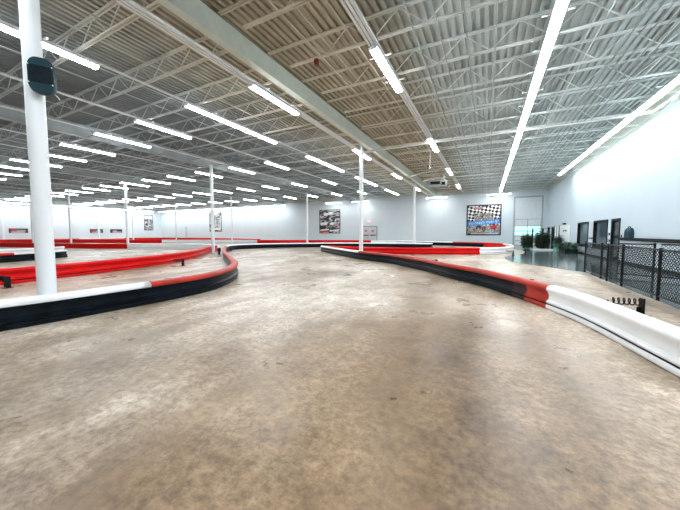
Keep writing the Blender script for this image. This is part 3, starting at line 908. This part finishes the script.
for y, z, w, h, l in ((19.5, 1.32, 0.16, 0.12, 'small black switch plate on the wall between the dark door and nearer window'),
                      (22.45, 1.05, 0.6, 0.10, 'small black bar on the wall between the two dark windows'),
                      (19.5, 0.98, 0.42, 0.10, 'small black bar below the switch plate beside the dark door'),
                      (17.95, 1.24, 0.06, 0.12, 'small grey call button at the end of the black rail')):
    t = thing('wall_plate', l, 'wall plate', (XR, y, z))
    bx('plate', (-0.03, -w / 2, -h / 2), (0, w / 2, h / 2), 'steelblk', t)
    bx('button', (-0.04, -w / 6, -h / 5), (-0.03, w / 6, h / 5), 'galv', t)
# framed white board with two dark marks
t = thing('white_wall_board', 'white framed panel with two small dark marks, on the right wall over the planter', 'board', (XR, 28.9, 0.7))
bx('panel', (-0.05, -1.7, 0), (0, 1.7, 1.28), 'white', t)
bm = bmesh.new()
box(bm, (-0.07, -1.76, -0.05), (0, -1.7, 1.33)); box(bm, (-0.07, 1.7, -0.05), (0, 1.76, 1.33)); box(bm, (-0.07, -1.7, 1.28), (0, 1.7, 1.33)); box(bm, (-0.07, -1.7, -0.05), (0, 1.7, 0)); obj('border', bm, 'doorgrey', t)
for s in (-0.42, 0.30): bx('dark_mark', (-0.06, s - 0.22, 0.78), (-0.05, s + 0.25, 0.90), 'steelblk', t)
bm = bmesh.new(); box(bm, (-0.16, -0.12, 1.33), (0, 0.3, 1.46)); obj('black_lamp', bm, 'steelblk', t)
# narrow framed window beside it
t = thing('white_wall_board', 'narrow pale glazed panel left of the white framed panel on the right wall', 'board', (XR, 31.9, 0.7))
bx('panel', (-0.04, -0.85, 0), (0, 0.85, 1.25), 'doorpanel', t)
bm = bmesh.new(); box(bm, (-0.06, -0.92, -0.05), (0, -0.85, 1.3)); box(bm, (-0.06, 0.85, -0.05), (0, 0.92, 1.3)); box(bm, (-0.06, -0.05, 0), (-0.04, 0.05, 1.25)); obj('border', bm, 'steelblk', t)

# ------------------------------------------------------------ plants in the far right corner
def leafy(t, h, spread, n, seed, base_z):
    rnd = random.Random(seed)
    st, lf = bmesh.new(), bmesh.new()
    for i in range(n):
        a = rnd.uniform(0, 6.283); r = spread * math.sqrt(rnd.random()); hh = h * (1 - 0.25 * (r / spread) ** 2) * rnd.uniform(0.5, 1.0)
        tip = Vector((r * math.cos(a), r * math.sin(a), base_z + hh))
        root = Vector((0.6 * r * math.cos(a), 0.6 * r * math.sin(a), base_z * 0.35))
        if i % 3 == 0: rod(st, root, tip, 0.012, 4, 0.004)
        for k in range(3):
            c = root.lerp(tip, rnd.uniform(0.1, 1.0)); b = rnd.uniform(0, 6.283); L = rnd.uniform(0.14, 0.28); dr = rnd.uniform(-0.5, 0.5)
            d = Vector((math.cos(b), math.sin(b), dr)).normalized() * L; w = Vector((-math.sin(b), math.cos(b), 0.2)) * L * 0.24
            up = Vector((0, 0, 0.02))
            vs = [lf.verts.new(c), lf.verts.new(c + d * 0.5 + w + up), lf.verts.new(c + d), lf.verts.new(c + d * 0.5 - w + up)]
            lf.faces.new(vs)
    obj('stems', st, 'stem', t); obj('foliage', lf, 'leaf', t)
def planter(x, y, r, h, ph, spread, n, seed, label, potm='pot'):
    t = thing('potted_plant', label, 'plant', (x, y, 0.006))
    bm = bmesh.new(); lathe(bm, [(r * 0.75, 0), (r, h * 0.9), (r * 1.06, h), (r * 0.92, h), (r * 0.9, h - 0.04)], 20); obj('pot', bm, potm, t, smooth=True)
    bm = bmesh.new(); lathe(bm, [(r * 0.9, h - 0.05), (r * 0.9, h - 0.03)], 20); obj('soil', bm, 'soil', t)
    leafy(t, ph, spread, n, seed, h - 0.03)
planter(4.1, 28.9, 0.30, 0.30, 1.35, 0.62, 620, 3, 'large bushy potted plant in the far right corner before the garage door', 'steelblk')
planter(3.0, 28.7, 0.22, 0.22, 1.3, 0.44, 330, 5, 'smaller leafy pot plant at the left of the bushy corner plant')
planter(5.05, 28.3, 0.2, 0.32, 1.0, 0.28, 200, 6, 'dark leafy pot plant just right of the bushy corner plant', 'steelblk')
planter(4.55, 26.15, 0.2, 0.55, 0.25, 0.25, 60, 8, 'pale teal pot with low greenery at the left end of the low planter')
t = thing('planter_box', 'low black planter box full of green leaves under the white framed panel', 'planter', (4.98, 24.7, 0.006))
bm = bmesh.new(); box(bm, (-0.35, -0.9, 0), (0.35, -0.85, 0.30)); box(bm, (-0.35, 0.85, 0), (0.35, 0.9, 0.30)); box(bm, (-0.35, -0.85, 0), (-0.30, 0.85, 0.30)); box(bm, (0.30, -0.85, 0), (0.35, 0.85, 0.30)); box(bm, (-0.30, -0.85, 0), (0.30, 0.85, 0.04)); obj('box', bm, 'steelblk', t)
bx('soil', (-0.30, -0.85, 0.04), (0.30, 0.85, 0.26), 'soil', t)
rnd = random.Random(4)
lf = bmesh.new()
for i in range(420):
    c = Vector((rnd.uniform(-0.38, 0.38), rnd.uniform(-0.95, 0.95), rnd.uniform(0.25, 0.66))); b = rnd.uniform(0, 6.28); L = rnd.uniform(0.12, 0.24)
    d = Vector((math.cos(b), math.sin(b), rnd.uniform(-0.6, 0.6))).normalized() * L; w = Vector((-math.sin(b), math.cos(b), 0.3)) * L * 0.25
    lf.faces.new([lf.verts.new(c), lf.verts.new(c + d * 0.5 + w), lf.verts.new(c + d), lf.verts.new(c + d * 0.5 - w)])
obj('foliage', lf, 'leaf', t)
# black open metal rack behind the plants, and pale platform in front
t = thing('display_rack', 'black open metal rack standing behind the corner plants', 'rack', (4.35, 30.6, 0.006))
bm = bmesh.new()
for x in (-0.75, 0.0, 0.75):
    for y in (-0.2, 0.2): box(bm, (x - 0.03, y - 0.03, 0), (x + 0.03, y + 0.03, 1.75))
obj('uprights', bm, 'steelblk', t)
for z in (0.5, 1.1, 1.71): bx('shelf', (-0.75, -0.2, z), (0.75, 0.2, z + 0.03), 'steelblk', t)
t = tag(bx('low_platform', (3.2, 26.9, 0.006), (4.9, 27.9, 0.10), 'doorgrey'), 'low pale grey platform on the dark floor in front of the corner plants', 'platform')

# ------------------------------------------------------------ posters and banners
def board(name, label, cat, x0, x1, z0, z1, m, frame_m='print_black', fw=0.07, left=False):
    if left: t = thing(name, label, cat, (XL, (x0 + x1) / 2, (z0 + z1) / 2), R(90))
    else: t = thing(name, label, cat, ((x0 + x1) / 2, YF, (z0 + z1) / 2))
    w, h = (x1 - x0) / 2, (z1 - z0) / 2
    bx('print', (-w + fw, -0.035, -h + fw), (w - fw, -0.005, h - fw), m, t)
    bm = bmesh.new()
    box(bm, (-w, -0.05, -h), (-w + fw, 0, h)); box(bm, (w - fw, -0.05, -h), (w, 0, h)); box(bm, (-w + fw, -0.05, -h), (w - fw, 0, -h + fw)); box(bm, (-w + fw, -0.05, h - fw), (w - fw, 0, h))
    obj('frame', bm, frame_m, t)
    return t, w - fw, h - fw
def patch(t, name, x0, x1, z0, z1, m, tilt=0.0, lift=0.0):
    bm = bmesh.new()
    y0, y1 = -0.040 - lift, -0.035
    d = tilt * (x1 - x0)
    v = [bm.verts.new(p) for p in ((x0, y0, z0), (x1, y0, z0 + d), (x1, y0, z1 + d), (x0, y0, z1), (x0, y1, z0), (x1, y1, z0 + d), (x1, y1, z1 + d), (x0, y1, z1))]
    for f in ((0, 1, 2, 3), (7, 6, 5, 4), (0, 4, 5, 1), (1, 5, 6, 2), (2, 6, 7, 3), (3, 7, 4, 0)): bm.faces.new([v[i] for i in f])
    return obj(name, bm, m, t)
t, w, h = board('racing_poster', 'large chequered-flag racing poster with a blue band across it, left of the garage door', 'poster', -2.18, 1.38, 1.08, 4.56, 'check', fw=0.13)
patch(t, 'crowd_photo', -w, w, -h, -0.62, 'photo_crowd', 0)
patch(t, 'driver_photo', -0.95, 1.0, -0.25, 0.75, 'photo_crowd', 0.0, 0.001)
patch(t, 'title_patch', -0.95, -0.1, 1.22, 1.46, 'print_pink', 0.05)
patch(t, 'blue_band', -w, w, -0.70, -0.18, 'print_blue', 0.09, 0.004)
rnd = random.Random(11)
bm = bmesh.new()
x = -w + 0.15
while x < w - 0.2:
    g = rnd.uniform(0.10, 0.17); z = -0.58 + 0.09 * (x + w)
    box(bm, (x, -0.052, z), (x + g * 0.35, -0.044, z + 0.28)); box(bm, (x + g * 0.35, -0.052, z + (0.2 if rnd.random() > 0.5 else 0.0)), (x + g, -0.044, z + (0.28 if rnd.random() > 0.5 else 0.22)))
    if rnd.random() > 0.4: box(bm, (x + g * 0.7, -0.052, z), (x + g, -0.044, z + 0.18))
    x += g + 0.07
obj('band_lettering', bm, 'print_sky', t)
patch(t, 'red_patch', 0.72, 1.35, -0.98, -0.62, 'print_red', 0.02, 0.002)
patch(t, 'pale_strip', -1.2, 0.6, -1.60, -1.50, 'print_tan', 0.0, 0.002)
patch(t, 'blue_strip', 0.4, 1.5, -1.64, -1.50, 'print_sky', 0.04, 0.003)

t, w, h = board('racing_poster', 'black poster with white slanted kart pictures and red corner, on the far wall', 'poster', -22.2, -18.75, 1.26, 4.70, 'photo_dark')
for (a, b_, c, d, m_) in ((-1.45, -1.0, 1.0, 1.15, 'print_red'), (-0.95, -0.25, 0.85, 1.2, 'print_white'), (-0.2, 0.5, 1.0, 1.35, 'print_white'), (0.6, 1.5, 1.1, 1.2, 'print_grey'),
                          (-1.5, -0.4, -0.55, -0.15, 'print_white'), (0.1, 0.7, -0.5, -0.2, 'print_white'), (0.8, 1.5, -0.7, -0.3, 'print_pink'), (-1.5, -0.1, -1.35, -1.15, 'print_white'),
                          (0.0, 1.5, -1.45, -1.25, 'print_white'), (0.9, 1.1, 0.0, 0.2, 'print_white')):
    patch(t, 'picture_strip' if m_ != 'print_red' else 'red_strip', a, b_, c, d, m_, 0.08, 0.001)
patch(t, 'red_strip', -1.5, -0.35, -1.6, -1.33, 'print_red', 0.03, 0.003)
t, w, h = board('kart_poster', 'tall black and white kart poster partly behind a white column', 'poster', -45.9, -42.7, 1.55, 5.0, 'photo_bw')
patch(t, 'caption_strip', -1.3, 1.4, -1.5, -1.15, 'print_white', 0.05)
patch(t, 'black_strip', -1.5, 1.5, -1.66, -1.55, 'print_black')
t, w, h = board('kart_poster', 'small-looking black and white kart poster near the far left corner', 'poster', 33.6, 35.3, 1.83, 4.85, 'photo_bw', left=True)
patch(t, 'pale_strip', -0.75, 0.75, 0.7, 1.35, 'print_white')
patch(t, 'caption_strip', -0.7, 0.7, -1.35, -1.0, 'print_grey')
for y0, y1, lab, red in ((15.36, 17.29, 'black banner with red and pale blocks, leftmost on the left wall', 1), (24.8, 26.65, 'black banner crossed by a pilaster on the left wall', 1), (27.76, 29.64, 'black banner with a pink triangle, rightmost of the three on the left wall', 0)):
    t, w, h = board('wall_banner', lab, 'banner', y0, y1, 1.32, 1.98, 'print_black', fw=0.03, left=True)
    if red:
        patch(t, 'red_block', -w + 0.15, -w + 0.75, -0.02, 0.22, 'print_red', 0, 0.001); patch(t, 'pale_block', -w + 0.75, w - 0.2, -0.1, 0.12, 'print_grey', 0, 0.001)
        patch(t, 'pale_block', -w + 0.2, w - 0.3, -0.25, -0.14, 'print_white', 0, 0.001)
    else:
        patch(t, 'pink_block', -0.55, 0.1, -0.2, 0.12, 'print_pink', 0.1, 0.001); patch(t, 'pale_block', -0.6, w - 0.1, -0.24, -0.12, 'print_white', 0, 0.002)
# exit sign above the double doors
t = thing('exit_sign', 'small lit red exit sign above the grey double doors', 'sign', (-14.3, YF, 2.92))
bx('housing', (-0.24, -0.08, -0.13), (0.24, 0, 0.13), 'white', t)
M['exitred'] = emis('exit_red_glow', (1.0, 0.12, 0.2), 2.5)
cu = bpy.data.curves.new('exit_text', 'FONT'); cu.body = 'EXIT'; cu.size = 0.2; cu.extrude = 0.003; cu.align_x = 'CENTER'; cu.align_y = 'CENTER'
tmp = bpy.data.objects.new('exit_text', cu); COL.objects.link(tmp)
bpy.context.view_layer.update()
me = bpy.data.meshes.new_from_object(tmp.evaluated_get(bpy.context.evaluated_depsgraph_get()))
bpy.data.objects.remove(tmp)
me.materials.clear(); me.materials.append(M['exitred'])
o = bpy.data.objects.new('exit_letters', me); COL.objects.link(o); o.parent = t; o.location = (0, -0.085, 0); o.rotation_euler = (R(90), 0, 0)
# pipe stub at far wall
t = thing('standpipe', 'short grey standpipe against the far wall between the two kart posters', 'pipe', (-52.4, YF - 0.2, 0))
bm = bmesh.new(); rod(bm, (0, 0, 0), (0, 0, 2.3), 0.08, 10); obj('riser', bm, 'galv', t, smooth=True)
bm = bmesh.new(); rod(bm, (0, 0, 2.3), (0, 0, 2.45), 0.14, 10); obj('valve', bm, 'galv', t, smooth=True)

# ------------------------------------------------------------ things under the roof
t = thing('fire_alarm', 'small dark red alarm hanging under the joists right of the pale girder', 'alarm', (-4.04, 6.62, 5.85))
bx('housing', (-0.05, -0.04, -0.11), (0.05, 0.04, 0.0), 'alarm', t)
bm = bmesh.new(); lathe(bm, [(0.05, -0.15), (0.06, -0.12), (0.045, -0.11)], 14); obj('lens', bm, 'alarm', t, smooth=True)
t = thing('unit_heater', 'grey suspended heater with black louvres under the joists near the far wall', 'heater', (-3.4, 23.1, 5.05), R(0))
bm = bmesh.new(); slab(bm, [(-0.35, rounded(0.62, 0.25, 0.05, 3)), (0.35, rounded(0.62, 0.25, 0.05, 3))]); obj('cabinet', bm, 'heater', t, smooth=True)
bx('louvres', (-0.52, -0.37, -0.06), (0.18, -0.35, 0.16), 'steelblk', t); bx('louvres', (0.30, -0.37, -0.12), (0.54, -0.35, 0.10), 'steelblk', t)
bm = bmesh.new()
for sx in (-0.42, 0.42):
    for sy in (-0.28, 0.28): rod(bm, (sx, sy, 0.25), (sx, sy, 0.86), 0.012, 6)
obj('hanger_rods', bm, 'galv', t)
t = thing('drop_rod', 'thin white rod with a small round end hanging left of the four-light row', 'rod', (-2.9, 16.63, 5.85))
bm = bmesh.new(); rod(bm, (0, 0, 0.01), (0, 0, -0.85), 0.02, 8); obj('rod', bm, 'white', t, smooth=True)
bm = bmesh.new(); lathe(bm, [(0.03, -0.95), (0.07, -0.91), (0.07, -0.87), (0.03, -0.85)], 12); obj('end_knob', bm, 'white', t, smooth=True)
